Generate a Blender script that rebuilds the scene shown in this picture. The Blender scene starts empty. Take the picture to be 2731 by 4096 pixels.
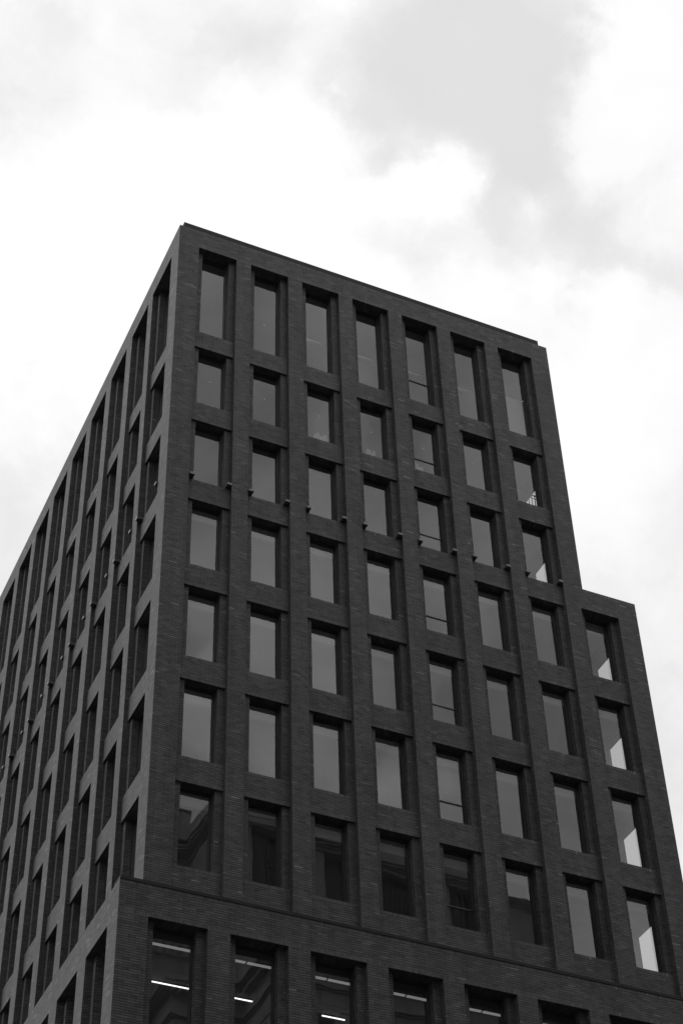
import bpy, math, random
from mathutils import Vector, Matrix
random.seed(7)
S = 2.0                      # metres per survey unit (one bay of the tower = 2 m)
sc = bpy.context.scene
COL = sc.collection

# ---------------------------------------------------------------- materials
def new_mat(name):
    m = bpy.data.materials.new(name); m.use_nodes = True
    nt = m.node_tree
    for n in list(nt.nodes): nt.nodes.remove(n)
    out = nt.nodes.new('ShaderNodeOutputMaterial')
    return m, nt, out
def N(nt, t, **kw):
    n = nt.nodes.new(t)
    for k, v in kw.items():
        if k.startswith('i_'):
            n.inputs[k[2:].replace('_', ' ')].default_value = v
        else: setattr(n, k, v)
    return n
def g(v): return (v, v, v, 1)
def math_node(nt, op, a, b=None):
    n = nt.nodes.new('ShaderNodeMath'); n.operation = op
    for i, x in enumerate((a, b)):
        if x is None: continue
        if isinstance(x, (int, float)): n.inputs[i].default_value = x
        else: nt.links.new(x, n.inputs[i])
    return n.outputs[0]

def brick_material(name, offset, lo, hi, seed):
    m, nt, out = new_mat(name); L = nt.links.new
    uv = N(nt, 'ShaderNodeUVMap')
    # slightly wandering joints, as hand-laid long bricks have
    wn = N(nt, 'ShaderNodeTexNoise', i_Scale=5.0, i_Detail=2.0)
    L(uv.outputs[0], wn.inputs['Vector'])
    sub = N(nt, 'ShaderNodeVectorMath', operation='SUBTRACT'); sub.inputs[1].default_value = (.5, .5, .5)
    L(wn.outputs['Color'], sub.inputs[0])
    mul = N(nt, 'ShaderNodeVectorMath', operation='SCALE'); mul.inputs['Scale'].default_value = .012
    L(sub.outputs[0], mul.inputs[0])
    add = N(nt, 'ShaderNodeVectorMath', operation='ADD'); L(uv.outputs[0], add.inputs[0]); L(mul.outputs[0], add.inputs[1])
    br = N(nt, 'ShaderNodeTexBrick', offset=offset, offset_frequency=2)
    br.inputs['Scale'].default_value = 1.0
    br.inputs['Brick Width'].default_value = .25
    br.inputs['Row Height'].default_value = .0705
    br.inputs['Mortar Size'].default_value = .0065
    br.inputs['Mortar Smooth'].default_value = .3
    br.inputs['Bias'].default_value = 0
    br.inputs['Color1'].default_value = g(0); br.inputs['Color2'].default_value = g(1); br.inputs['Mortar'].default_value = g(0)
    L(add.outputs[0], br.inputs['Vector'])
    ramp = N(nt, 'ShaderNodeValToRGB')
    e = ramp.color_ramp.elements
    e[0].position = 0; e[0].color = g(lo * .78)
    e[1].position = .12; e[1].color = g(lo)
    for p, c in ((.8, hi), (.975, hi * 1.12), (.993, hi * 1.35), (1.0, hi * 1.9)):
        k = e.new(p); k.color = g(c)
    L(br.outputs['Color'], ramp.inputs[0])
    # weathering: broad patches and rain streaks that follow the wall
    geo = N(nt, 'ShaderNodeNewGeometry')
    n1 = N(nt, 'ShaderNodeTexNoise', i_Scale=.55, i_Detail=5.0, i_Roughness=.62)
    L(geo.outputs['Position'], n1.inputs['Vector'])
    mp = N(nt, 'ShaderNodeMapping'); mp.inputs['Scale'].default_value = (2.3, 2.3, .2)
    L(geo.outputs['Position'], mp.inputs[0])
    n2 = N(nt, 'ShaderNodeTexNoise', i_Scale=1.0, i_Detail=4.0, i_Roughness=.6); L(mp.outputs[0], n2.inputs['Vector'])
    n3 = N(nt, 'ShaderNodeTexNoise', i_Scale=18.0, i_Detail=3.0); L(uv.outputs[0], n3.inputs['Vector'])
    w = math_node(nt, 'ADD', math_node(nt, 'MULTIPLY', n1.outputs['Fac'], .75), math_node(nt, 'MULTIPLY', n2.outputs['Fac'], .95))
    n4 = N(nt, 'ShaderNodeTexNoise', i_Scale=3.2, i_Detail=4.0, i_Roughness=.7); L(uv.outputs[0], n4.inputs['Vector'])
    w = math_node(nt, 'ADD', w, math_node(nt, 'MULTIPLY', n3.outputs['Fac'], .45))
    w = math_node(nt, 'ADD', w, math_node(nt, 'MULTIPLY', math_node(nt, 'SUBTRACT', n4.outputs['Fac'], .5), 1.3))
    w = math_node(nt, 'ADD', w, -.07)
    mx = N(nt, 'ShaderNodeMix', data_type='RGBA', blend_type='MIX')
    L(br.outputs['Fac'], mx.inputs['Factor']); L(ramp.outputs[0], mx.inputs['A']); mx.inputs['B'].default_value = g(hi * 1.5)
    sc_ = N(nt, 'ShaderNodeMix', data_type='RGBA', blend_type='MULTIPLY'); sc_.inputs['Factor'].default_value = 1
    cmb = N(nt, 'ShaderNodeCombineColor')
    for i in range(3): L(w, cmb.inputs[i])
    L(mx.outputs['Result'], sc_.inputs['A']); L(cmb.outputs[0], sc_.inputs['B'])
    final = sc_.outputs['Result']
    if seed:      # deep raked bed joints: shade painted as dark lines, heavier in some courses than others
        sx = N(nt, 'ShaderNodeSeparateXYZ'); L(add.outputs[0], sx.inputs[0])
        fr_ = math_node(nt, 'FRACT', math_node(nt, 'ADD', math_node(nt, 'DIVIDE', sx.outputs['Y'], .0705), 100.5))
        dist = math_node(nt, 'ABSOLUTE', math_node(nt, 'SUBTRACT', fr_, .5))
        nb = N(nt, 'ShaderNodeTexNoise', i_Scale=1.0, i_Detail=2.0); mb = N(nt, 'ShaderNodeMapping'); mb.inputs['Scale'].default_value = (3.4, 14.2, 1)
        L(uv.outputs[0], mb.inputs[0]); L(mb.outputs[0], nb.inputs['Vector'])
        wd = math_node(nt, 'ADD', .10, math_node(nt, 'MULTIPLY', nb.outputs['Fac'], .26))          # half width of the dark line
        mk = math_node(nt, 'LESS_THAN', dist, wd)
        dk = math_node(nt, 'SUBTRACT', 1.0, math_node(nt, 'MULTIPLY', mk, .66))
        dm_ = N(nt, 'ShaderNodeMix', data_type='RGBA', blend_type='MULTIPLY'); dm_.inputs['Factor'].default_value = 1
        cd = N(nt, 'ShaderNodeCombineColor')
        for i in range(3): L(dk, cd.inputs[i])
        L(final, dm_.inputs['A']); L(cd.outputs[0], dm_.inputs['B']); final = dm_.outputs['Result']
    # relief: recessed joints, bricks that stand a little proud or back, rough skin
    h = math_node(nt, 'MULTIPLY', br.outputs['Fac'], -1.0)
    h = math_node(nt, 'ADD', h, math_node(nt, 'MULTIPLY', br.outputs['Color'], .35))
    h = math_node(nt, 'ADD', h, math_node(nt, 'MULTIPLY', n3.outputs['Fac'], .5))
    bp = N(nt, 'ShaderNodeBump', i_Strength=.9, i_Distance=.012); L(h, bp.inputs['Height'])
    bs = N(nt, 'ShaderNodeBsdfPrincipled'); bs.inputs['Roughness'].default_value = .55
    rr_ = N(nt, 'ShaderNodeMapRange'); L(br.outputs['Color'], rr_.inputs['Value'])     # the odd vitrified brick is glossier
    for k_, v_ in (('From Min', .93), ('From Max', .99), ('To Min', .57), ('To Max', .45)): rr_.inputs[k_].default_value = v_
    L(rr_.outputs[0], bs.inputs['Roughness'])
    rs_ = N(nt, 'ShaderNodeMapRange'); L(br.outputs['Color'], rs_.inputs['Value'])
    for k_, v_ in (('From Min', .93), ('From Max', .99), ('To Min', .24), ('To Max', .30)): rs_.inputs[k_].default_value = v_
    L(rs_.outputs[0], bs.inputs['Specular IOR Level'])
    L(final, bs.inputs['Base Color']); L(bp.outputs[0], bs.inputs['Normal']); L(bs.outputs[0], out.inputs[0])
    return m
M = {}
M['brick'] = brick_material('dark_brick', .5, .051, .070, True)
M['soldier'] = brick_material('dark_brick_on_edge', 0.0, .044, .058, False)

def plain(name, v, rough=.6, metal=0, noise=0, scale=2.0, spec=.5):
    m, nt, out = new_mat(name); L = nt.links.new
    bs = N(nt, 'ShaderNodeBsdfPrincipled'); bs.inputs['Roughness'].default_value = rough; bs.inputs['Metallic'].default_value = metal
    bs.inputs['Specular IOR Level'].default_value = spec
    if noise:
        geo = N(nt, 'ShaderNodeNewGeometry')
        n = N(nt, 'ShaderNodeTexNoise', i_Scale=scale, i_Detail=6.0, i_Roughness=.6); L(geo.outputs['Position'], n.inputs['Vector'])
        r = N(nt, 'ShaderNodeValToRGB'); r.color_ramp.elements[0].position = .3; r.color_ramp.elements[1].position = .7
        r.color_ramp.elements[0].color = g(v * (1 - noise)); r.color_ramp.elements[1].color = g(v * (1 + noise))
        L(n.outputs['Fac'], r.inputs[0]); L(r.outputs[0], bs.inputs['Base Color'])
    else: bs.inputs['Base Color'].default_value = g(v)
    L(bs.outputs[0], out.inputs[0]); return m
M['metal'] = plain('dark_coated_metal', .018, .6, 0, .15, 3, .15)
M['frame'] = plain('black_window_metal', .018, .4)
M['fixture'] = plain('grey_fixture_metal', .07, .35, .2, .1, 20)
M['plate'] = plain('fixture_front_plate', .09, .3)
M['lens'] = plain('fixture_lens', .15, .2)
M['ceiling'] = plain('painted_ceiling', .16, .8, 0, .1, .7)
M['inside'] = plain('interior_plaster', .10, .8, 0, .15, .8)
M['floor'] = plain('interior_floor', .08, .7, 0, .2, 1)
M['roof'] = plain('roof_gravel', .2, .9, 0, .3, 8)
M['asphalt'] = plain('asphalt', .05, .85, 0, .3, 6)
M['paving'] = plain('paving_slabs', .13, .8, 0, .2, 2)
M['ground'] = plain('ground_dust', .07, .9, 0, .3, .2)
M['paint'] = plain('road_paint', .75, .6, 0, .1, 6)
M['stonetrim'] = plain('pale_stone_trim', .34, .75, 0, .18, 1.2)
M['grille'] = plain('dark_bronze', .17, .45)
M['duct'] = plain('galvanised_duct', .6, .35, .6)
M['sticker'] = plain('white_paper_sticker', .38, .6)
M['cassette'] = plain('blind_cassette_metal', .17, .6)
M['blind'] = plain('roller_blind_cloth', .35, .8, 0, .05, 3)

def stone_material():
    m, nt, out = new_mat('ashlar_stone'); L = nt.links.new
    uv = N(nt, 'ShaderNodeUVMap')
    br = N(nt, 'ShaderNodeTexBrick', offset=.5)
    br.inputs['Scale'].default_value = 1; br.inputs['Brick Width'].default_value = 1.5; br.inputs['Row Height'].default_value = .95
    br.inputs['Mortar Size'].default_value = .018; br.inputs['Color1'].default_value = g(.32); br.inputs['Color2'].default_value = g(.40); br.inputs['Mortar'].default_value = g(.10)
    L(uv.outputs[0], br.inputs['Vector'])
    bs = N(nt, 'ShaderNodeBsdfPrincipled'); bs.inputs['Roughness'].default_value = .8
    L(br.outputs['Color'], bs.inputs['Base Color']); L(bs.outputs[0], out.inputs[0]); return m
M['stone'] = stone_material()

def glass_material(name, tint, refl_scale, wav):
    m, nt, out = new_mat(name); L = nt.links.new
    geo = N(nt, 'ShaderNodeNewGeometry')
    n = N(nt, 'ShaderNodeTexNoise', i_Scale=.9, i_Detail=1.5); L(geo.outputs['Position'], n.inputs['Vector'])
    bp = N(nt, 'ShaderNodeBump', i_Strength=wav, i_Distance=.05); L(n.outputs['Fac'], bp.inputs['Height'])
    fr = N(nt, 'ShaderNodeFresnel')
    # same index whichever face of the pane is seen
    L(math_node(nt, 'SUBTRACT', 1.52, math_node(nt, 'MULTIPLY', geo.outputs['Backfacing'], 1.52 - 1 / 1.52)), fr.inputs['IOR'])
    # a sealed double pane: about twice one surface pair's reflection; faint dust film streaks
    mp = N(nt, 'ShaderNodeMapping'); mp.inputs['Scale'].default_value = (9, 9, .7); L(geo.outputs['Position'], mp.inputs[0])
    dn = N(nt, 'ShaderNodeTexNoise', i_Scale=1.0, i_Detail=4.0); L(mp.outputs[0], dn.inputs['Vector'])
    f = math_node(nt, 'MULTIPLY', fr.outputs[0], refl_scale)
    f = math_node(nt, 'MINIMUM', f, .95)
    gl = N(nt, 'ShaderNodeBsdfGlossy', i_Roughness=0.0); gl.inputs['Color'].default_value = g(1); L(bp.outputs[0], gl.inputs['Normal'])
    tr = N(nt, 'ShaderNodeBsdfTransparent'); tr.inputs['Color'].default_value = g(tint)
    mx = N(nt, 'ShaderNodeMixShader'); L(f, mx.inputs[0]); L(tr.outputs[0], mx.inputs[1]); L(gl.outputs[0], mx.inputs[2])
    df = N(nt, 'ShaderNodeBsdfDiffuse'); df.inputs['Color'].default_value = g(.5)
    dm = N(nt, 'ShaderNodeMixShader'); L(math_node(nt, 'MULTIPLY', dn.outputs['Fac'], .035), dm.inputs[0])
    L(mx.outputs[0], dm.inputs[1]); L(df.outputs[0], dm.inputs[2]); L(dm.outputs[0], out.inputs[0]); return m
M['glass'] = glass_material('window_glass', .72, 1.62, .028)
M['darkglass'] = plain('dark_glass', .01, .05)

def emis(name, v, strength):
    m, nt, out = new_mat(name)
    e = N(nt, 'ShaderNodeEmission'); e.inputs[0].default_value = g(v); e.inputs[1].default_value = strength
    nt.links.new(e.outputs[0], out.inputs[0]); return m
M['lamp'] = emis('lit_diffuser', 1, 1.1)
M['lampdim'] = emis('dimmed_diffuser', 1, .12)

# ---------------------------------------------------------------- mesh builder
class MB:
    """collects quads (survey units), builds one mesh object"""
    def __init__(s): s.v = []; s.f = []; s.uv = []; s.mi = []; s.mats = []
    def mat(s, k):
        if k not in s.mats: s.mats.append(k)
        return s.mats.index(k)
    def quad(s, P, out, mat, uvmode=None):
        P = [Vector(p) for p in P]
        n = (P[1] - P[0]).cross(P[2] - P[1])
        if n.dot(out) < 0: P.reverse(); n = -n
        b = len(s.v); s.v += [p * S for p in P]; s.f.append((b, b + 1, b + 2, b + 3)[:len(P)])
        a = max(range(3), key=lambda i: abs(n[i]))
        for p in P:
            q = p * S
            h, w = ((q.y, q.z), (q.x, q.z), (q.x, q.y))[a]
            if uvmode is not None:      # brick on edge: long side upright
                if uvmode[0] == 'z': h, w = (w - uvmode[1] * S + .004, h)
                else: h, w = (w, h)
            s.uv.append((h, w))
        s.mi.append(s.mat(mat))
    def box(s, x0, x1, y0, y1, z0, z1, mat='brick', skip='', solt=0, solb=0, soff=None):
        """solt/solb: height of an on-edge brick course at the top / bottom of the vertical faces"""
        X = (x0, x1); Y = (y0, y1)
        bands = []
        za, zb = z0, z1
        if solb: bands.append((z0, z0 + solb, 'soldier', ('z', z0))); za = z0 + solb
        if solt: bands.append((z1 - solt, z1, 'soldier', ('z', z1 - solt))); zb = z1 - solt
        bands.append((za, zb, mat, None))
        for (a, b, mt, um) in bands:
            if 'x' not in skip:
                for x, o, kk in ((x0, -1, '-x'), (x1, 1, '+x')):
                    if kk in skip.split(','): continue
                    s.quad([(x, y0, a), (x, y1, a), (x, y1, b), (x, y0, b)], Vector((o, 0, 0)), mt, um)
            for y, o, kk in ((y0, -1, '-y'), (y1, 1, '+y')):
                if kk in skip.split(','): continue
                s.quad([(x0, y, a), (x1, y, a), (x1, y, b), (x0, y, b)], Vector((0, o, 0)), mt, um)
        s.quad([(x0, y0, z1), (x1, y0, z1), (x1, y1, z1), (x0, y1, z1)], Vector((0, 0, 1)), mat)
        s.quad([(x0, y0, z0), (x1, y0, z0), (x1, y1, z0), (x0, y1, z0)], Vector((0, 0, -1)), soff or mat, ('s',) if soff == 'swap' else None)
    def mesh(s, name, origin=(0, 0, 0)):
        me = bpy.data.meshes.new(name); o = Vector(origin) * S
        me.from_pydata([tuple(v - o) for v in s.v], [], s.f)
        for k in s.mats: me.materials.append(M[k])
        ul = me.uv_layers.new(name='UVMap')
        for i, c in enumerate(s.uv): ul.data[i].uv = c
        me.polygons.foreach_set('material_index', s.mi); me.update(); return me
    def build(s, name, parent=None, origin=(0, 0, 0)):
        o = bpy.data.objects.new(name, s.mesh(name, origin)); COL.objects.link(o)
        o.location = Vector(origin) * S
        if parent: o.parent = parent; o.matrix_parent_inverse = parent.matrix_world.inverted() if False else Matrix.Translation(-parent.location)
        return o
def tag(o, label=None, cat=None, group=None, kind=None):
    if label: o['label'] = label
    if cat: o['category'] = cat
    if group: o['group'] = group
    if kind: o['kind'] = kind
    return o
def thing(name, loc, label, cat, group=None):
    o = bpy.data.objects.new(name, None); COL.objects.link(o); o.location = Vector(loc) * S
    o.empty_display_size = .3
    return tag(o, label, cat, group)

# ---------------------------------------------------------------- survey of the building
wc, ww = .37832, .72345
zt, Z = 16.95242, {1: 16.4866, 2: 13.9200, 3: 12.1340, 4: 10.3490, 5: 8.5610, 6: 6.7790, 7: 4.9934}
sph = {1: .393, 2: .425, 3: .425, 4: .425, 5: .425, 6: .425}   # spandrel heights below row k
ds, dj, dg, dw, jw = .067, .105, .225, .30, .11
wcl, pl, wwl = .42562, 1.16577, .86412
x7, zS, x8 = 7.47856, 10.7937, 8.5007
NL = 13
B = {k: (Z[k + 1] + sph[k] if k < 7 else 3.655) for k in Z}       # window bottoms
def near(i): return wcl + (i - 1) * pl + (-.0412 if i == 1 else 0)
def far(i): return wcl + (i - 1) * pl + wwl + (.058 if i == 1 else 0)
D = far(NL) + wcl
def RL(i): return wc + (i - 1) + (.0176 if i == 8 else 0)
def RR(i): return RL(i) + ww
pa, pb, pzt, pzo = .4612, .4538, 2.915, 2.4549
ZR = pzt - .02           # podium roof
SOL = .052               # on-edge course height
GZ = -10.83              # street level

bld = thing('brick_building', (0, 0, GZ), 'tall dark brick office block with deep gridded window bays, seen from its near corner', 'building')

# world-space "side" frames:  (s along wall, d inwards) -> x, y
class Side:
    def __init__(s, kind, off_s=0, off_d=0): s.k = kind; s.os = off_s; s.od = off_d
    def rng(s, s0, s1, d0, d1):
        s0 += s.os; s1 += s.os
        if s.k == 'R': return s0, s1, d0 + s.od, d1 + s.od
        if s.k == 'L': return d0 + s.od, d1 + s.od, s0, s1
        if s.k == 'E': return s.od - d1, s.od - d0, s0, s1
    def skips(s, which):     # faces left out of a box (front/back/ends)
        m = {'R': {'end0': '-x', 'end1': '+x', 'back': '+y'}, 'L': {'end0': '-y', 'end1': '+y', 'back': '+x'}, 'E': {'end0': '-y', 'end1': '+y', 'back': '-x'}}[s.k]
        return ','.join(m[w] for w in which)
def sbox(mb, side, s0, s1, d0, d1, z0, z1, mat='brick', **kw):
    x0, x1, y0, y1 = side.rng(s0, s1, d0, d1)
    if 'x' in kw.get('skip', ''): pass
    mb.box(x0, x1, y0, y1, z0, z1, mat, **kw)
# (the box() skip test for 'x' is only for a bare 'x'; side skips use '+x' / '-x')
def _box(self, x0, x1, y0, y1, z0, z1, mat='brick', skip='', solt=0, solb=0, soff=None, plaster=''):
    sk = skip.split(','); pk = plaster.split(',')
    bands = []; za, zb = z0, z1
    if solb: bands.append((z0, z0 + solb, 'soldier', ('z', z0))); za = z0 + solb
    if solt: bands.append((z1 - solt, z1, 'soldier', ('z', z1 - solt))); zb = z1 - solt
    bands.append((za, zb, mat, None))
    for (a, b, mt, um) in bands:
        for x, o, kk in ((x0, -1, '-x'), (x1, 1, '+x')):
            if kk not in sk: self.quad([(x, y0, a), (x, y1, a), (x, y1, b), (x, y0, b)], Vector((o, 0, 0)), 'inside' if kk in pk else mt, um)
        for y, o, kk in ((y0, -1, '-y'), (y1, 1, '+y')):
            if kk not in sk: self.quad([(x0, y, a), (x1, y, a), (x1, y, b), (x0, y, b)], Vector((0, o, 0)), 'inside' if kk in pk else mt, um)
    if '+z' not in sk: self.quad([(x0, y0, z1), (x1, y0, z1), (x1, y1, z1), (x0, y1, z1)], Vector((0, 0, 1)), mat)
    if '-z' not in sk: self.quad([(x0, y0, z0), (x1, y0, z0), (x1, y1, z0), (x0, y1, z0)], Vector((0, 0, -1)), mat, soff)
MB.box = _box

# ---- windows: frame mesh + pane child, shared between equal openings
_wc = {}
def window_meshes(w, h, bar):
    key = (round(w, 3), round(h, 3), bar)
    if key in _wc: return _wc[key]
    f = MB(); t = .017; a, b = -.018, .03
    f.box(0, t, a, b, 0, h, 'frame'); f.box(w - t, w, a, b, 0, h, 'frame')
    f.box(t, w - t, a, b, h - t, h, 'frame'); f.box(t, w - t, a, b, 0, t * 1.6, 'frame')
    # thin inner bead, a step further back
    t2 = t + .008
    f.box(t, t2, a + .012, b, t * 1.6, h - t, 'frame'); f.box(w - t2, w - t, a + .012, b, t * 1.6, h - t, 'frame')
    f.box(t2, w - t2, a + .012, b, h - t - .008, h - t, 'frame')
    fm = f.mesh('window_frame')
    p = MB()
    p.quad([(t, 0, t), (w - t, 0, t), (w - t, 0, h - t), (t, 0, h - t)], Vector((0, -1, 0)), 'glass')
    pm = p.mesh('window_pane')
    bm_ = None
    if bar:
        q = MB(); zz = h * .315
        q.box(t2, w - t2, -.014, .012, zz - .008, zz + .008, 'frame'); bm_ = q.mesh('transom_bar')
    _wc[key] = (fm, pm, bm_); return _wc[key]
def mesh_obj(name, me, parent, loc=(0, 0, 0), rz=0):
    o = bpy.data.objects.new(name, me); COL.objects.link(o); o.parent = parent
    o.location = loc; o.rotation_euler = (0, 0, rz); return o
cands = []    # every window: (screen weight, side, s0, s1, z0, z1, bar)
def add_window(side, s0, s1, z0, z1, bar=False, pri=0): cands.append((pri, side, s0, s1, z0, z1, bar))
def place_window(side, s0, s1, z0, z1, bar):
    w, h = s1 - s0, z1 - z0
    fm, pm, bm_ = window_meshes(w, h, bar)
    x0, x1, y0, y1 = side.rng(s0, s1, dg, dg + .001)
    if side.k == 'R': loc, rz = (x0, y0, z0), 0
    elif side.k == 'L': loc, rz = (x0, y1, z0), -math.pi / 2
    else: loc, rz = (x1, y0, z0), math.pi / 2
    L = (Vector(loc) * S) - bld.location
    o = mesh_obj('window', fm, bld, L, rz)
    p = mesh_obj('pane', pm, o)
    # no sealed unit hangs perfectly true
    p.rotation_euler = (math.radians(random.uniform(-.3, .3)), 0, math.radians(random.uniform(-.3, .3)))
    if bm_: mesh_obj('transom', bm_, o)
    if side.k == 'R' and z1 > Z[3] and side.os == 0 and s0 < 6:
        zz = 13.32 if z1 < Z[1] - .1 else 15.35 - .12 * (s0 > 1)
        m = MB(); xx = (s0 + s1) / 2 + random.uniform(-.03, .03); m.box(xx - .012, xx + .012, dg + .002, dg + .005, zz - .015, zz + .015, 'sticker'); e_ = m.build('sticker', None)
        e_.parent = o; e_.location = (-(Vector((x0, y0, z0)) * S))
    return o
def lump_window(mf, mp, side, s0, s1, z0, z1, bar):
    t = .025
    for (a, b, c, d) in ((s0, s0 + t, z0, z1), (s1 - t, s1, z0, z1), (s0 + t, s1 - t, z1 - t, z1), (s0 + t, s1 - t, z0, z0 + t)):
        x0, x1, y0, y1 = side.rng(a, b, dg - .018, dg + .03); mf.box(x0, x1, y0, y1, c, d, 'frame')
    x0, x1, y0, y1 = side.rng(s0 + t, s1 - t, dg, dg)
    if side.k == 'R': P = [(x0, y0, z0 + t), (x1, y0, z0 + t), (x1, y0, z1 - t), (x0, y0, z1 - t)]; o = Vector((0, -1, 0))
    else: P = [(x0, y0, z0 + t), (x0, y1, z0 + t), (x0, y1, z1 - t), (x0, y0, z1 - t)]; o = Vector((-1 if side.k == 'L' else 1, 0, 0))
    mp.quad(P, o, 'glass')

spans = []   # spandrels: (priority, side, s0, s1, z0, z1)
wall_R, wall_L, wall_E = MB(), MB(), MB()
piers = []
def jamb_strip(mb, side, s0, s1, z0, z1, skip=''): sbox(mb, side, s0, s1, dj, dw, z0, z1, skip=skip, plaster=side.skips(['back']))

TR, TL = Side('R'), Side('L')
EW7, EW8 = Side('E', 0, x7), Side('E', 0, x8)
# right-hand (street) face of the tower
for i in range(1, 9):
    rows = range(1, 8) if i < 8 else range(4, 8)
    for k in rows:
        add_window(TR, RL(i) + jw, RR(i) - jw, B[k], Z[k], i == 5, pri=1000 - k)
        zb = Z[k + 1] if k < 7 else ZR
        spans.append((1000 - k, TR, RL(i), RR(i), zb, B[k]))
for i in range(1, 8):                                   # piers between bays
    top = Z[1] if i < 7 else Z[4]
    a, b = RR(i), RL(i + 1)
    piers.append((TR, a, b, ZR, top)); jamb_strip(wall_R, TR, a - jw, b + jw, ZR, top)
piers.append((TR, RR(7), x7, Z[4], Z[1]))
jamb_strip(wall_R, TR, RR(7) - jw, x7 - dw, Z[4], Z[1])
jamb_strip(wall_R, TR, wc * .5, RL(1) + jw, ZR, Z[1])
jamb_strip(wall_R, TR, RR(8) - jw, x8 - .2, ZR, Z[4])
# left-hand face
for i in range(1, NL + 1):
    for k in range(1, 8):
        add_window(TL, near(i) + jw, far(i) - jw, B[k], Z[k], False, pri=500 - i * 10 - k * .5)
        zb = Z[k + 1] if k < 7 else ZR
        spans.append((500 - i * 10 - k * .5, TL, near(i), far(i), zb, B[k]))
    if i < NL:
        piers.append((TL, far(i), near(i + 1), ZR, Z[1])); jamb_strip(wall_L, TL, far(i) - jw, near(i + 1) + jw, ZR, Z[1])
jamb_strip(wall_L, TL, wcl * .5, near(1) + jw, ZR, Z[1]); jamb_strip(wall_L, TL, far(NL) - jw, D - .2, ZR, Z[1])
# far side face (seen only through the end windows)
for i in range(1, NL + 1):
    for k in range(1, 8):
        sd = EW7 if k < 4 else EW8
        add_window(sd, near(i) + jw, far(i) - jw, B[k], Z[k], False, pri=-i)
        zb = Z[k + 1] if k < 7 else ZR
        if k == 3: spans.append((-i, EW7, near(i), far(i), zS, B[k]))
        else: spans.append((-i, sd, near(i), far(i), zb, B[k]))
east_piers = MB()
for (sd, z0, z1) in ((EW7, zS, Z[1]), (EW8, ZR, Z[4])):
    for i in range(1, NL):
        sbox(east_piers, sd, far(i), near(i + 1), 0, dj, z0, z1); jamb_strip(wall_E, sd, far(i) - jw, near(i + 1) + jw, z0, z1)
    jamb_strip(wall_E, sd, wcl * .5, near(1) + jw, z0, z1); jamb_strip(wall_E, sd, far(NL) - jw, D - .2, z0, z1)

# corner piers are solid
jd = dj + .01
cp = MB(); cp.box(0, wc, 0, jd, ZR, Z[1], skip='+y'); cp.box(0, jd, jd, near(1), ZR, Z[1], skip='+x,-y'); tag(cp.build('corner_pier', bld, (0, 0, ZR)))
cp = MB(); cp.box(x7 - jd, x7, jd, wcl, zS + .002, Z[1] - .002, skip='-y,-x'); cp.build('corner_pier', bld, (x7, 0, zS))
cp = MB(); cp.box(RR(8), x8, 0, jd, ZR, Z[4], skip='+y'); cp.box(x8 - jd, x8, jd, near(1), ZR, Z[4], skip='-x,-y'); cp.build('corner_pier', bld, (x8, 0, ZR))
cp = MB(); cp.box(0, .38, far(NL), D, ZR, Z[1]); cp.box(x7 - .38, x7, far(NL), D, zS, Z[1]); cp.box(x8 - .38, x8, far(NL), D, ZR, Z[4]); cp.box(.38, x8 - .38, D - .3, D, ZR, Z[4]); cp.box(.38, x7 - .38, D - .3, D, Z[4], Z[1])
cp.build('back_wall', bld)
for (sd, a, b, z0, z1) in piers:
    m = MB(); sbox(m, sd, a, b, 0, dj + .01, z0, z1, skip=sd.skips(['back'])); m.build('pier', bld)
east_piers.build('side_piers', bld)
wall_R.build('wall', bld); wall_L.build('wall', bld); wall_E.build('wall', bld)
# parapet band, flush with the piers
t = MB(); t.box(0, x7, 0, D, Z[1], zt, solt=SOL, solb=SOL, soff=('s',)); t.build('parapet', bld, (0, 0, Z[1]))
t = MB(); t.box(x7 + .0008, x8, 0, D, Z[4], zS, solt=SOL, solb=SOL, soff=('s',), skip='-x');  t.build('parapet', bld, (x7, 0, Z[4]))
# metal copings, set back from the brick edge, in pressed lengths
def coping(x0, x1, y0, y1, z0, h, seg, name='coping', mat='metal'):
    m = MB(); n = max(1, round((x1 - x0) / seg)); L = (x1 - x0) / n
    for j in range(n): m.box(x0 + j * L + .001, x0 + (j + 1) * L - .001, y0, y1, z0, z0 + h, mat)
    return m.build(name, bld, (x0, y0, z0))
coping(.086, 7.327, .03, .33, zt, .158, 1.13)
m = MB(); m.box(.086, .386, .332, D - .1, zt, zt + .06, 'metal'); m.box(x7 - .386, x7 - .152, .332, D - .1, zt, zt + .15, 'metal'); m.build('coping', bld)
m = MB(); m.box(x7 + .003, x8 - .02, .012, .3, zS, zS + .012, 'metal'); m.build('coping', bld)

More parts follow.
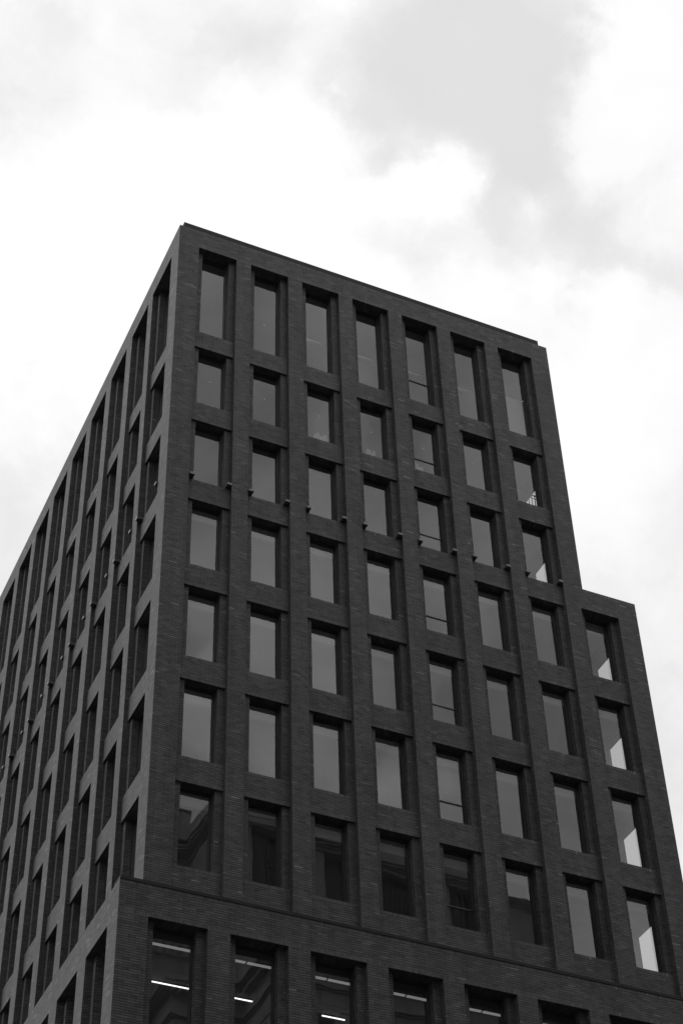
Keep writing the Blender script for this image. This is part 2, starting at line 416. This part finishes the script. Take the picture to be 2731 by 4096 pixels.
# ---- podium
PR = Side('R', -pb, -pa); PL = Side('L', -pa, -pb)
PW, PWL = .3961, .3939; pp, pww, ppl, pwwl = 1.1, .7951, 1.1788, .8351
NPR = 8; PX = PW + 7 * pp + pww + PW; NPL = 13; PD = PWL + (NPL - 1) * ppl + pwwl + PWL
prow = 2.62; psp = .45
prows = []
zz = pzo
for r_ in range(5):
    prows.append((zz, max(zz - prow + psp, GZ + .3))); zz -= prow
wall_P = MB()
def podium_face(sd, n, c0, pit, w):
    for i in range(n):
        s0 = c0 + i * pit
        for r_, (za, zb) in enumerate(prows):
            pri = (1500 - i) if (sd is PR and r_ == 0) else ((520 - i * 20) if r_ == 0 and i < 4 else -100 - r_)
            if sd is PR and r_ == 0 and i == 7: pri = -50
            add_window(sd, s0 + jw, s0 + w - jw, zb, za, False, pri=pri)
            zn = prows[r_ + 1][0] if r_ < 4 else GZ
            spans.append((pri if r_ == 0 and False else -200 - r_, sd, s0, s0 + w, zn, zb))
        if i < n - 1:
            m = MB(); sbox(m, sd, s0 + w, s0 + pit, 0, dj + .01, GZ, pzo, skip=sd.skips(['back']))
            m.build('pier', bld)
            jamb_strip(wall_P, sd, s0 + w - jw, s0 + pit + jw, GZ, pzo)
    jamb_strip(wall_P, sd, c0 * .5, c0 + jw, GZ, pzo); jamb_strip(wall_P, sd, c0 + (n - 1) * pit + w - jw, c0 * 1.5 + (n - 1) * pit + w, GZ, pzo)
podium_face(PR, NPR, PW, pp, pww); podium_face(PL, NPL, PWL, ppl, pwwl)
wall_P.build('wall', bld)
m = MB(); m.box(-pb, -pb + PW, -pa, -pa + jd, GZ, pzo, skip='+y'); m.box(-pb, -pb + jd, -pa + jd, -pa + PWL, GZ, pzo, skip='+x,-y'); m.build('corner_pier', bld, (-pb, -pa, GZ))
m = MB(); m.box(-pb + PX - PW, -pb + PX, -pa, -pa + PWL, GZ, pzo); m.build('corner_pier', bld)
m = MB(); m.box(-pb + PX - dw, -pb + PX, -pa + PWL, -pa + PD, GZ, pzo); m.box(-pb, -pb + PX - dw, -pa + PD - dw, -pa + PD, GZ, pzo); m.build('back_wall', bld)
m = MB(); kw = dict(solt=SOL, solb=SOL, soff=('s',))
m.box(-pb, -pb + PX, -pa, -pa + dw, pzo, pzt, **kw); m.box(-pb, -pb + dw, -pa + dw, -pa + PD, pzo, pzt, skip='-y', **kw)
m.box(-pb + PX - dw, -pb + PX, -pa + dw, -pa + PD, pzo, pzt, skip='-y', **kw); m.box(-pb + dw, -pb + PX - dw, -pa + PD - dw, -pa + PD, pzo, pzt, skip='-x,+x', **kw)
m.build('parapet', bld, (-pb, -pa, pzo))
m = MB(); m.box(-pb + dw, -pb + PX - dw, -pa + dw, -pa + PD - dw, pzt - .07, pzt - .02, 'roof'); m.build('roof', bld)
m = MB()
o_ = .012
m.box(-pb + .0, -pb + PX + o_, -pa - o_, -pa + .22, pzt, pzt + .045, 'metal')
m.box(-pb + .004, -pb + .2, -pa + .222, -pa + PD, pzt, pzt + .02, 'metal'); m.build('coping', bld)

# ---- interiors: slabs, ceilings, core
def slab(x0, x1, y0, y1, z0, z1, core):
    m = MB()
    m.quad([(x0, y0, z0), (x1, y0, z0), (x1, y1, z0), (x0, y1, z0)], Vector((0, 0, -1)), 'ceiling')
    m.quad([(x0, y0, z1), (x1, y0, z1), (x1, y1, z1), (x0, y1, z1)], Vector((0, 0, 1)), 'floor')
    for (P, o) in (([(x0, y0, z0), (x1, y0, z0), (x1, y0, z1), (x0, y0, z1)], (0, -1, 0)), ([(x0, y0, z0), (x0, y1, z0), (x0, y1, z1), (x0, y0, z1)], (-1, 0, 0)), ([(x1, y0, z0), (x1, y1, z0), (x1, y1, z1), (x1, y0, z1)], (1, 0, 0))):
        m.quad(P, Vector(o), 'inside')
    m.build('floor_slab', bld)
e = dw + .012
for k in range(1, 8):
    xx = (x7 if k < 4 else x8) - e
    zt_ = B[k] - .12; zb_ = (Z[k + 1] + .025) if k < 7 else pzo + .3
    if k == 3: slab(e, x7 - e, e, D - .32, zb_, zt_, 1); slab(x7 - e + .002, x8 - e, e, D - .32, Z[4] - .004, Z[4] + .2, 1)
    else: slab(e, xx, e, D - .32, zb_, zt_, 1)
m = MB(); m.quad([(e, e, Z[1] - .004), (x7 - e, e, Z[1] - .004), (x7 - e, D - .32, Z[1] - .004), (e, D - .32, Z[1] - .004)], Vector((0, 0, -1)), 'ceiling'); m.build('ceiling', bld)
for (za, zb) in prows:
    slab(-pb + e, -pb + PX - e, -pa + e, -pa + PD - e, zb - .35, zb - .1, 1)
m = MB(); m.quad([(-pb + e, -pa + e, pzo + .165), (-pb + PX - e, -pa + e, pzo + .165), (-pb + PX - e, -pa + PD - e, pzo + .165), (-pb + e, -pa + PD - e, pzo + .165)], Vector((0, 0, -1)), 'ceiling')
m.build('ceiling', bld)
m = MB(); m.box(2.6, 5.2, 3.2, D - 2.5, GZ, Z[1] - .02, 'inside'); m.build('lift_core', bld)

# ---- windows: the hundred that show largest are parts, the rest one part
cands.sort(key=lambda c: -c[0])
mf, mp_ = MB(), MB()
for n, c in enumerate(cands):
    if n < 99: place_window(*c[1:])
    else: lump_window(mf, mp_, *c[1:])
rest = mf.build('window', bld); rest['kind'] = 'stuff'
rp = mp_.build('pane', bld); rp.parent = rest; rp.matrix_parent_inverse = rest.matrix_world.inverted() if False else Matrix.Identity(4)
rp.location = (0, 0, 0)
spans.sort(key=lambda c: -c[0])
mr = MB()
for n, (pri, sd, s0, s1, z0, z1) in enumerate(spans):
    tgt = MB() if n < 99 else mr
    # fills from the recessed face back to the inner wall; its underside is the window head
    sbox(tgt, sd, s0, s1, ds, dw - .004, z0, z1, skip=sd.skips(['end0', 'end1']), plaster=sd.skips(['back']), solt=SOL, solb=SOL if z0 > ZR + .01 and z0 != GZ else 0, soff=('s',))
    if n < 99: tgt.build('spandrel', bld)
o = mr.build('spandrel', bld); o['kind'] = 'stuff'

# blind cassettes behind the glass heads of the middle rows
for i in range(1, 9):
    for k in range(4, 8):
        m = MB(); a, b = RL(i) + jw + .02, RR(i) - jw - .02
        m.box(a, b, dg + .045, dg + .085, Z[k] - .235, Z[k] - .02, 'cassette'); m.build('blind_cassette', bld)
# top floor: ceiling ducts just inside, a low screen in the end bay
for x_ in (2.62, 3.64, 4.66, 5.66):
    m = MB(); n_ = 8; cy_, cz_, r_ = .6, 15.67, .035
    for q in range(n_):
        t0, t1 = 2 * math.pi * q / n_, 2 * math.pi * (q + 1) / n_
        P = [(x_, cy_ + r_ * math.cos(t0), cz_ + r_ * math.sin(t0)), (x_ + .4, cy_ + r_ * math.cos(t0), cz_ + r_ * math.sin(t0)), (x_ + .4, cy_ + r_ * math.cos(t1), cz_ + r_ * math.sin(t1)), (x_, cy_ + r_ * math.cos(t1), cz_ + r_ * math.sin(t1))]
        m.quad(P, Vector((0, math.cos((t0 + t1) / 2), math.sin((t0 + t1) / 2))), 'duct')
    m.box(x_ + .1, x_ + .12, cy_ - .01, cy_ + .01, cz_ + .03, Z[1] - .006, 'frame'); m.build('air_duct', bld)
m = MB(); m.box(6.45, 7.16, .5, .53, B[1] - .1, 15.78, 'blind'); m.build('screen', bld)
m = MB(); yb = .36
m.box(6.3, 7.15, yb, yb + .015, 13.13, 13.15, 'frame'); m.box(6.3, 7.15, yb + .002, yb + .013, 13.06, 13.07, 'frame')
q = 6.32
while q < 7.15: m.box(q, q + .012, yb + .002, yb + .013, B[2] - .1, 13.13, 'frame'); q += .062
m.build('balustrade', bld)

# ---------------------------------------------------------------- floodlight boxes on the third-row sills
ORD = ['first', 'second', 'third', 'fourth', 'fifth', 'sixth', 'seventh', 'eighth', 'ninth']
zf = B[3]
def bevel_mesh(me, w):
    import bmesh
    b = bmesh.new(); b.from_mesh(me); bmesh.ops.remove_doubles(b, verts=b.verts, dist=1e-5)
    bmesh.ops.bevel(b, geom=list(b.edges), offset=w, segments=2, profile=.5, affect='EDGES'); b.to_mesh(me); b.free(); return me
h_ = MB(); h_.box(-.042, .042, -.03, .105, .012, .062, 'fixture'); hm = bevel_mesh(h_.mesh('floodlight_housing'), .008)
l_ = MB(); l_.box(-.034, .034, -.022, .095, .060, .065, 'lens'); lm_ = l_.mesh('floodlight_lens')
f_ = MB(); f_.box(-.036, .036, -.033, -.0302, .017, .057, 'plate'); fpm = f_.mesh('floodlight_front')
k_ = MB(); k_.box(-.012, .012, .03, .09, -.002, .014, 'frame'); k_.box(-.03, .03, .07, .085, -.001, .006, 'frame'); km = k_.mesh('floodlight_bracket')
def flood(x, y, rz, label, group):
    t = thing('floodlight', (x, y, zf), label, 'floodlight', group); t.rotation_euler = (0, 0, rz)
    for nm, me in (('housing', hm), ('lens', lm_), ('front_plate', fpm), ('bracket', km)):
        o = bpy.data.objects.new(nm, me); COL.objects.link(o); o.parent = t
for i in range(1, 8):
    for side_, s in (('left', RL(i) + .047), ('right', RR(i) - .049)):
        flood(s, 0.0, 0, 'grey floodlight box, %s end of third-row sill, %s window from corner, wide face' % (side_, ORD[i - 1]), 'floodlights on the street face')
for i in range(1, 9):
    for side_, s in (('near', near(i) + .047), ('far', far(i) - .049)):
        flood(0.0, s, -math.pi / 2, 'pale-ended floodlight box, %s end of third-row sill, %s window from corner, left face' % (side_, ORD[i - 1]), 'floodlights on the left face')

def sill_books(i, x0, n, label):
    t = thing('book_row', (x0, .31, B[2] - .12), label, 'books', 'books on the second-row sills')
    m = MB(); x = x0
    for q in range(n):
        w_ = random.uniform(.02, .035); m.box(x, x + w_, .29, .36, B[2] - .12, B[2] + random.uniform(.33, .42), 'blind'); x += w_ + .012
    m.build('books', t)
sill_books(3, RL(3) + .32, 6, 'pale upright books behind the glass, second row from the top, third window from the corner')
sill_books(4, RL(4) + .30, 4, 'few pale upright books behind the glass, second row from the top, fourth window')
sill_books(5, RL(5) + .22, 4, 'pale upright books low behind barred glass, second row from the top, fifth window')

# ---------------------------------------------------------------- lamps in the podium rooms
def linear_light(x0, x1, y, z, w, mat, label, group):
    t = thing('linear_light', ((x0 + x1) / 2, y, z), label, 'ceiling light', group)
    m = MB(); m.box(x0, x1, y - w, y + w, z + .004, z + .03, 'fixture'); m.build('housing', t)
    m = MB(); m.box(x0 + .01, x1 - .01, y - w * .8, y + w * .8, z - .006, z + .004, mat); m.build('diffuser', t)
    for xx in (x0 + .08, x1 - .08):
        m = MB(); m.box(xx - .003, xx + .003, y - .003, y + .003, z + .03, pzo + .164, 'frame'); m.build('rod', t)
for (a, b, lab) in ((.60, 1.17, 'glowing white bar lamp filling the width of the corner podium window, below the dim bar'),
                    (1.45, 2.05, 'glowing white bar lamp in the left half of the second podium window'),
                    (3.05, 3.41, 'short glowing white bar lamp low in the third podium window')):
    linear_light(a, b, 1.245, 2.595, .012, 'lamp', lab, 'lit bar lamps in the podium')
gx = [-.12, 1.583, 2.735, 3.8895, 5.04, 6.19, 7.34]
for j in range(6):
    lab = 'dim grey ceiling strip just inside the podium glass, ' + ['across the corner window', 'in the second window', 'in the third window', 'in the fourth window', 'in the fifth window', 'in the sixth window, half hidden'][j]
    linear_light(gx[j] + .004, gx[j + 1] - .004, .345, 2.597, .03, 'lampdim', lab, 'dim ceiling strips in the podium')

# ---------------------------------------------------------------- the stone building across the street (mirrored in the lower windows)
st = thing('stone_building', (14, -26, GZ), 'pale classical stone building with heavy cornice, mirrored dark in the lowest tower windows', 'building')
def sb(name, boxes):
    m = MB()
    for b in boxes: m.box(*b[:6], b[6] if len(b) > 6 else 'stone')
    return m.build(name, st)
YF, YA, xc = -22.0, -24.5, 9.72
XE = 18.3
sb('wall', [(-14, xc + .01, YA - 8, YA, GZ, 22.37)])
sb('wall', [(xc, XE, YF - 10, YF - .35, GZ, 22.0)])
sb('wall', [(XE, 20.1, YF - 10, YF, GZ, 20.3)])
Y1, Y2, X1, X2 = -21.72, -19.2, 7.8, 9.72
sb('lower_wing', [(X1, X2, YF - 3, Y1, GZ, 14.5), (X2, 26, YF - 3, Y2, GZ, 14.5)])
# piers of the central block
pr = [(9.72, 10.72), (11.95, 12.83), (14.0, 14.72), (15.95, 16.75), (17.55, 18.35)]
for (a, b) in pr: sb('pier', [(a, b, YF - .4, YF, 13.6, 20.6)])
# entablature, attic, cornices
def cornice(z, prof, name='cornice'):
    bx = []
    for (dz, hh, pj) in prof:
        bx.append((xc - pj, XE + pj * .5, YF - .4, YF + pj, z + dz, z + dz + hh, 'stonetrim'))
        bx.append((-14, xc - pj + .0001, YA - .4, YA + pj, z + dz, z + dz + hh, 'stonetrim'))
        bx.append((xc - pj, xc + .02, YA, YF - .4, z + dz, z + dz + hh, 'stonetrim'))
        bx.append((XE + pj * .5 + .001, 20.1 + pj * .3, YF - .4, YF + pj, z + dz - .4, z + dz + hh - .4, 'stonetrim'))
    return sb(name, bx)
cornice(20.62, ((0, .10, .05), (.10, .05, .12), (.15, .07, .22), (.22, .04, .28)))
sb('attic', [(xc + .02, XE, YF - .4, YF - .04, 20.9, 22.3), (xc - .02, XE + .03, YF - .45, YF + .03, 22.3, 22.42, 'stonetrim')])
sb('parapet', [(XE + .1, 20.1, YF - .4, YF - .02, 20.0, 20.68), (-14, xc, YA - .4, YA + .05, 22.37, 22.42, 'stonetrim')])
def l_course(z, h, pj):
    return [(X1 - pj, X2 - pj, Y1 - .3, Y1 + pj, z, z + h, 'stonetrim'), (X2 - pj, X2 + .01, Y1 - .3, Y2 + pj, z, z + h, 'stonetrim'), (X2 + .01, 26, Y2 - .3, Y2 + pj, z, z + h, 'stonetrim'), (X1 - pj, X1, YF - 3, Y1 - .3, z, z + h, 'stonetrim')]
sb('cornice', l_course(14.5, .07, .16) + l_course(14.57, .06, .24) + l_course(14.63, .10, .34) + l_course(14.73, .05, .30))
sb('string_course', l_course(13.72, .06, .05) + l_course(13.78, .08, .12) + l_course(13.15, .05, .03))
m = MB(); xx = X1 - .1
while xx < X2 - .2: m.box(xx, xx + .09, Y1, Y1 + .2, 14.4, 14.5, 'stonetrim'); xx += .19
yy = Y1 + .1
while yy < Y2: m.box(X2 - .2, X2, yy, yy + .09, 14.4, 14.5, 'stonetrim'); yy += .19
xx = X2 - .1
while xx < 20: m.box(xx, xx + .09, Y2, Y2 + .2, 14.4, 14.5, 'stonetrim'); xx += .19
m.build('dentils', st)
# tall bronze windows with ribs and diagonal tracery between the piers
for j in range(4):
    a, b = pr[j][1], pr[j + 1][0]
    m = MB(); y0 = YF - .3
    m.box(a, b, y0 - .04, y0, 13.6, 20.6, 'darkglass'); w = m.build('window', st)
    m = MB(); q = a + .03
    while q < a + (b - a) * .42: m.box(q, q + .022, y0, y0 + .07, 13.6, 20.6, 'grille'); q += .05
    m.build('ribs', w)
    m = MB(); c0 = a + (b - a) * .46; c1 = b - .05
    for zq in range(14, 20):
        for t_ in (0, .33, .66):
            zz_ = zq + t_
            m.box(c0, c1, y0, y0 + .05, zz_, zz_ + .02, 'grille')
        n_ = 7
        for q in range(n_):
            f0 = q / n_; f1 = (q + 1) / n_; mid = (c0 + c1) / 2
            for sx in (-1, 1):
                xa = mid + sx * (c1 - mid) * f0; xb = mid + sx * (c1 - mid) * f1
                m.box(min(xa, xb), max(xa, xb), y0, y0 + .05, zq + .5 * f0, zq + .5 * f0 + .06, 'grille')
                m.box(min(xa, xb), max(xa, xb), y0, y0 + .05, zq + .5 + .5 * f0, zq + .5 + .5 * f0 + .03, 'grille')
    for xq in (c0, (c0 + c1) / 2 - .012, c1 - .024): m.box(xq, xq + .024, y0, y0 + .06, 13.6, 20.6, 'grille')
    m.build('tracery', w)
# fluted panel on the recessed wing and pedimented openings lower down
m = MB(); q = 2.0
while q < 9.4: m.box(q, q + .12, YA, YA + .10, 17.2, 21.0, 'stonetrim'); q += .24
m.build('fluting', st)
sb('string_course', [(-14, xc, YA, YA + .18, 21.25, 21.33, 'stonetrim'), (-14, xc, YA, YA + .12, 21.05, 21.12, 'stonetrim'), (xc - .18, xc, YA, YF, 21.25, 21.33, 'stonetrim'), (xc - .12, xc, YA, YF, 21.05, 21.12, 'stonetrim')])
for q in (10.35, 12.1, 13.85, 15.6, 17.35, 19.1, 20.85):
    m = MB(); y0 = Y2
    m.box(q, q + .9, y0, y0 + .01, 10.6, 13.0, 'darkglass'); w = m.build('window', st)
    m = MB()
    m.box(q - .12, q, y0, y0 + .09, 10.5, 13.12, 'stonetrim'); m.box(q + .9, q + 1.02, y0, y0 + .09, 10.5, 13.12, 'stonetrim')
    m.box(q, q + .9, y0, y0 + .09, 13.0, 13.12, 'stonetrim'); m.box(q, q + .9, y0, y0 + .14, 10.4, 10.6, 'stonetrim'); m.box(q + .43, q + .47, y0 + .01, y0 + .05, 10.6, 13.0, 'stonetrim')
    m.build('surround', w)

# ---------------------------------------------------------------- street
def sheet(name, x0, x1, y0, y1, z, mat):
    m = MB(); m.quad([(x0, y0, z), (x1, y0, z), (x1, y1, z), (x0, y1, z)], Vector((0, 0, 1)), mat)
    o = m.build(name); return tag(o, kind='structure')
sheet('ground', -1500, 1500, -1500, 1500, GZ - .08, 'ground')
sheet('road', -400, 400, -18.6, -4.5, GZ - .077, 'asphalt')
sheet('road', -9, -2.8, -400, 400, GZ - .079, 'asphalt')
def slabbox(name, x0, x1, y0, y1):
    m = MB(); m.box(x0, x1, y0, y1, GZ - .08, GZ, 'paving'); return tag(m.build(name), kind='structure')
slabbox('pavement', -2.6, 40, -4.3, -pa - .001); slabbox('pavement', -2.6, -pb - .001, -pa, 30)
slabbox('pavement', -60, 60, -21.6, -18.8)
m = MB()
for q in range(-30, 30): m.box(q * 2, q * 2 + 1, -11.6, -11.54, GZ - .0765, GZ - .0755, 'paint')
tag(m.build('road_markings'), kind='structure')

# ---------------------------------------------------------------- camera (solved from the photograph's vanishing points)
cam_d = bpy.data.cameras.new('camera'); cam = bpy.data.objects.new('camera', cam_d); COL.objects.link(cam); sc.camera = cam
cx, cy, cz, yaw, pitch, roll, f = -6.50661, -19.79795, -9.98296, .44814, .76108, -.03379, 7.47629
fwd = Vector((math.sin(yaw) * math.cos(pitch), math.cos(yaw) * math.cos(pitch), math.sin(pitch)))
rt = Vector((math.cos(yaw), -math.sin(yaw), 0)); up = rt.cross(fwd)
r2 = math.cos(roll) * rt + math.sin(roll) * up; u2 = -math.sin(roll) * rt + math.cos(roll) * up
R = Matrix((r2, u2, -fwd)).transposed().to_4x4(); R.translation = Vector((cx, cy, cz)) * S
cam.matrix_world = R
cam_d.sensor_fit = 'VERTICAL'; cam_d.sensor_height = 36; cam_d.lens = f * 1000 / 4096 * 36
cam_d.clip_start = .1; cam_d.clip_end = 8000

# ---------------------------------------------------------------- light
SUN_EL, SUN_AZ = math.radians(42), math.radians(-72)      # azimuth from +Y towards +X
sd_ = Vector((math.sin(SUN_AZ) * math.cos(SUN_EL), math.cos(SUN_AZ) * math.cos(SUN_EL), math.sin(SUN_EL)))
sun_d = bpy.data.lights.new('sun', 'SUN'); sun_d.energy = .5; sun_d.angle = math.radians(25)
sun = bpy.data.objects.new('sun', sun_d); COL.objects.link(sun)
sun.rotation_euler = sd_.to_track_quat('Z', 'Y').to_euler()

w = bpy.data.worlds.new('World'); sc.world = w; w.use_nodes = True; nt = w.node_tree; L = nt.links.new
for n in list(nt.nodes): nt.nodes.remove(n)
out = N(nt, 'ShaderNodeOutputWorld'); bg = N(nt, 'ShaderNodeBackground'); bg.inputs['Strength'].default_value = .1
sky = N(nt, 'ShaderNodeTexSky', sky_type='NISHITA', sun_disc=False, sun_elevation=SUN_EL, sun_rotation=SUN_AZ, air_density=1.0, dust_density=2.5, ozone_density=1.0)
bw = N(nt, 'ShaderNodeRGBToBW'); L(sky.outputs[0], bw.inputs[0])
tc = N(nt, 'ShaderNodeTexCoord')
SKYMIN, SKYMAX, CLOUD = 3.48, 3.7, 4.75
def ray(u, v):
    d = fwd * f * 1000 + r2 * (u - 1365.5) - u2 * (v - 2048); return d.normalized()
# cloud cover: fractal noise on the sky directions, with broad banks and gaps whose outlines the same noise tears
def vnoise(scale, detail, rough, vec, seed=0.0):
    mp = N(nt, 'ShaderNodeMapping'); mp.inputs['Location'].default_value = (seed, seed * .7, -seed); L(vec, mp.inputs[0])
    n = N(nt, 'ShaderNodeTexNoise', i_Scale=scale, i_Detail=detail, i_Roughness=rough); L(mp.outputs[0], n.inputs['Vector']); return n
G = tc.outputs['Generated']
def warp(vec, scale, detail, amt, seed):
    n = vnoise(scale, detail, .62, vec, seed)
    a_ = N(nt, 'ShaderNodeVectorMath', operation='SUBTRACT'); L(n.outputs['Color'], a_.inputs[0]); a_.inputs[1].default_value = (.5, .5, .5)
    b_ = N(nt, 'ShaderNodeVectorMath', operation='SCALE'); L(a_.outputs[0], b_.inputs[0]); b_.inputs['Scale'].default_value = amt
    c_ = N(nt, 'ShaderNodeVectorMath', operation='ADD'); L(vec, c_.inputs[0]); L(b_.outputs[0], c_.inputs[1]); return c_.outputs[0]
W = warp(G, 14.0, 8.0, .075, 3.1)
n1 = vnoise(9.0, 9.0, .56, W, 1.7).outputs['Fac']
n2 = vnoise(3.2, 4.0, .5, W, 5.2).outputs['Fac']
acc = math_node(nt, 'ADD', math_node(nt, 'MULTIPLY', math_node(nt, 'SUBTRACT', n1, .5), 1.3), math_node(nt, 'MULTIPLY', math_node(nt, 'SUBTRACT', n2, .5), .7))
acc = math_node(nt, 'ADD', acc, .57)
BL = [(1850, 60, 260, -.55), (2180, 120, 210, -.50), (2060, 400, 230, -.50), (1750, 330, 240, -.35), (2060, 660, 170, -.52), (2290, 900, 170, -.50), (2440, 1060, 120, -.30),
      (1500, 330, 200, -.26), (1650, 930, 150, -.34), (1950, 900, 120, -.25), (2640, 1120, 130, -.42), (2620, 750, 200, -.28), (1040, 190, 170, -.26), (230, 60, 160, -.22),
      (2640, 180, 260, .55), (2420, 480, 190, .34), (2380, 60, 100, .3), (1790, 700, 120, .62), (1640, 740, 80, .3), (2110, 860, 70, .28),
      (1850, 1180, 150, .6), (2240, 1130, 110, .55), (2450, 1230, 130, .5), (1500, 1100, 150, .35), (1200, 700, 330, .4), (500, 900, 420, .35), (2300, 1900, 400, .4), (2650, 2550, 250, -.05), (1250, 560, 260, -.12), (800, 250, 330, -.12), (1450, 60, 200, -.18), (150, 1350, 320, .32), (1560, 560, 130, -.30)]
# cloud and gaps in the southern half of the sky, which only the glass shows
BS = [(2250, 2500, 520, -.34), (2050, 1250, 330, -.30), (1560, 1450, 170, -.20), (1000, 1300, 200, -.16), (1250, 2050, 170, -.16), (850, 1900, 150, -.14), (1050, 1650, 140, -.18),
      (800, 2700, 170, .34), (760, 2930, 90, .25), (800, 2480, 70, -.35), (1050, 3000, 150, .30), (1000, 2650, 120, .15), (1300, 2700, 110, .25), (1290, 3050, 120, .22), (1540, 3100, 120, .28), (1560, 2950, 60, -.3), (1600, 2300, 130, .12), (1750, 2750, 100, .2), (1800, 3150, 90, .22), (1650, 1750, 130, -.2), (2000, 3000, 200, -.1)]
south = math_node(nt, 'ADD', 0.0, 0.0)      # brightness of cloud bases and lit tops there
for (u_, v_, rr, wt) in BL + [(q0, q1, -q2, q3) for q0, q1, q2, q3 in BS]:
    c = ray(u_, v_)
    if rr < 0: c = Vector((c.x, -c.y, c.z)); rr = -rr
    dp = N(nt, 'ShaderNodeVectorMath', operation='DISTANCE'); L(W, dp.inputs[0]); dp.inputs[1].default_value = c
    th = rr / 7476.0
    q_ = math_node(nt, 'MULTIPLY', math_node(nt, 'MULTIPLY', dp.outputs['Value'], dp.outputs['Value']), -1 / (th * th))
    bl_ = math_node(nt, 'MULTIPLY', math_node(nt, 'POWER', math.e, q_), wt)
    if c.y < 0: south = math_node(nt, 'ADD', south, bl_)
    else: acc = math_node(nt, 'ADD', acc, bl_)
cr = N(nt, 'ShaderNodeValToRGB'); cr.color_ramp.interpolation = 'B_SPLINE'
el = cr.color_ramp.elements
el[0].position = .0; el[1].position = 1.0; el[0].color = g(0); el[1].color = g(1)
for p_, c_ in ((.2, .08), (.42, .34), (.58, .66), (.72, .86)):
    k_ = el.new(p_); k_.color = g(c_)
L(acc, cr.inputs[0])
# plain sky shows through at its own (sky model) brightness, never below the thin veil of high cloud
skyv = math_node(nt, 'MAXIMUM', bw.outputs[0], SKYMIN)
skyv = math_node(nt, 'MINIMUM', skyv, SKYMAX)
mxw = N(nt, 'ShaderNodeMix', data_type='FLOAT'); L(cr.outputs[0], mxw.inputs['Factor'])
L(skyv, mxw.inputs['A']); mxw.inputs['B'].default_value = CLOUD
kb_ = N(nt, 'ShaderNodeVectorMath', operation='DOT_PRODUCT'); L(G, kb_.inputs[0]); kb_.inputs[1].default_value = Vector((.35, -.8, .6)).normalized()
south = math_node(nt, 'ADD', math_node(nt, 'MULTIPLY', south, 1.35), math_node(nt, 'MULTIPLY', math_node(nt, 'MULTIPLY', math_node(nt, 'SUBTRACT', n1, .5), 1.5), math_node(nt, 'POWER', math.e, math_node(nt, 'MULTIPLY', math_node(nt, 'SUBTRACT', kb_.outputs['Value'], 1.0), 4.0))))
# brighter towards the veiled sun
dps = N(nt, 'ShaderNodeVectorMath', operation='DOT_PRODUCT'); L(tc.outputs['Generated'], dps.inputs[0]); dps.inputs[1].default_value = sd_
gl = math_node(nt, 'POWER', math.e, math_node(nt, 'MULTIPLY', math_node(nt, 'SUBTRACT', dps.outputs['Value'], 1.0), 2.5))
n2b = vnoise(6.0, 7.0, .6, W, 9.4).outputs['Fac']
# and towards the bright bank low in the south, the part the glass mirrors
dpb = N(nt, 'ShaderNodeVectorMath', operation='DOT_PRODUCT'); L(tc.outputs['Generated'], dpb.inputs[0]); dpb.inputs[1].default_value = Vector((.35, -.8, .48)).normalized()
gb = math_node(nt, 'MULTIPLY', math_node(nt, 'POWER', math.e, math_node(nt, 'MULTIPLY', math_node(nt, 'SUBTRACT', dpb.outputs['Value'], 1.0), 6.0)), .45)
tot = math_node(nt, 'MULTIPLY', mxw.outputs['Result'], math_node(nt, 'ADD', gb, math_node(nt, 'ADD', math_node(nt, 'MULTIPLY', gl, .38), math_node(nt, 'ADD', south, math_node(nt, 'ADD', .9, math_node(nt, 'MULTIPLY', n2b, .18))))))
cmb = N(nt, 'ShaderNodeCombineColor')
for i in range(3): L(tot, cmb.inputs[i])
L(cmb.outputs[0], bg.inputs['Color']); L(bg.outputs[0], out.inputs[0])

sc.view_settings.view_transform = 'Standard'; sc.view_settings.look = 'None'; sc.view_settings.exposure = 1.0; sc.view_settings.gamma = 1
sc.cycles.max_bounces = 8; sc.cycles.diffuse_bounces = 3; sc.cycles.glossy_bounces = 4; sc.cycles.transparent_max_bounces = 12
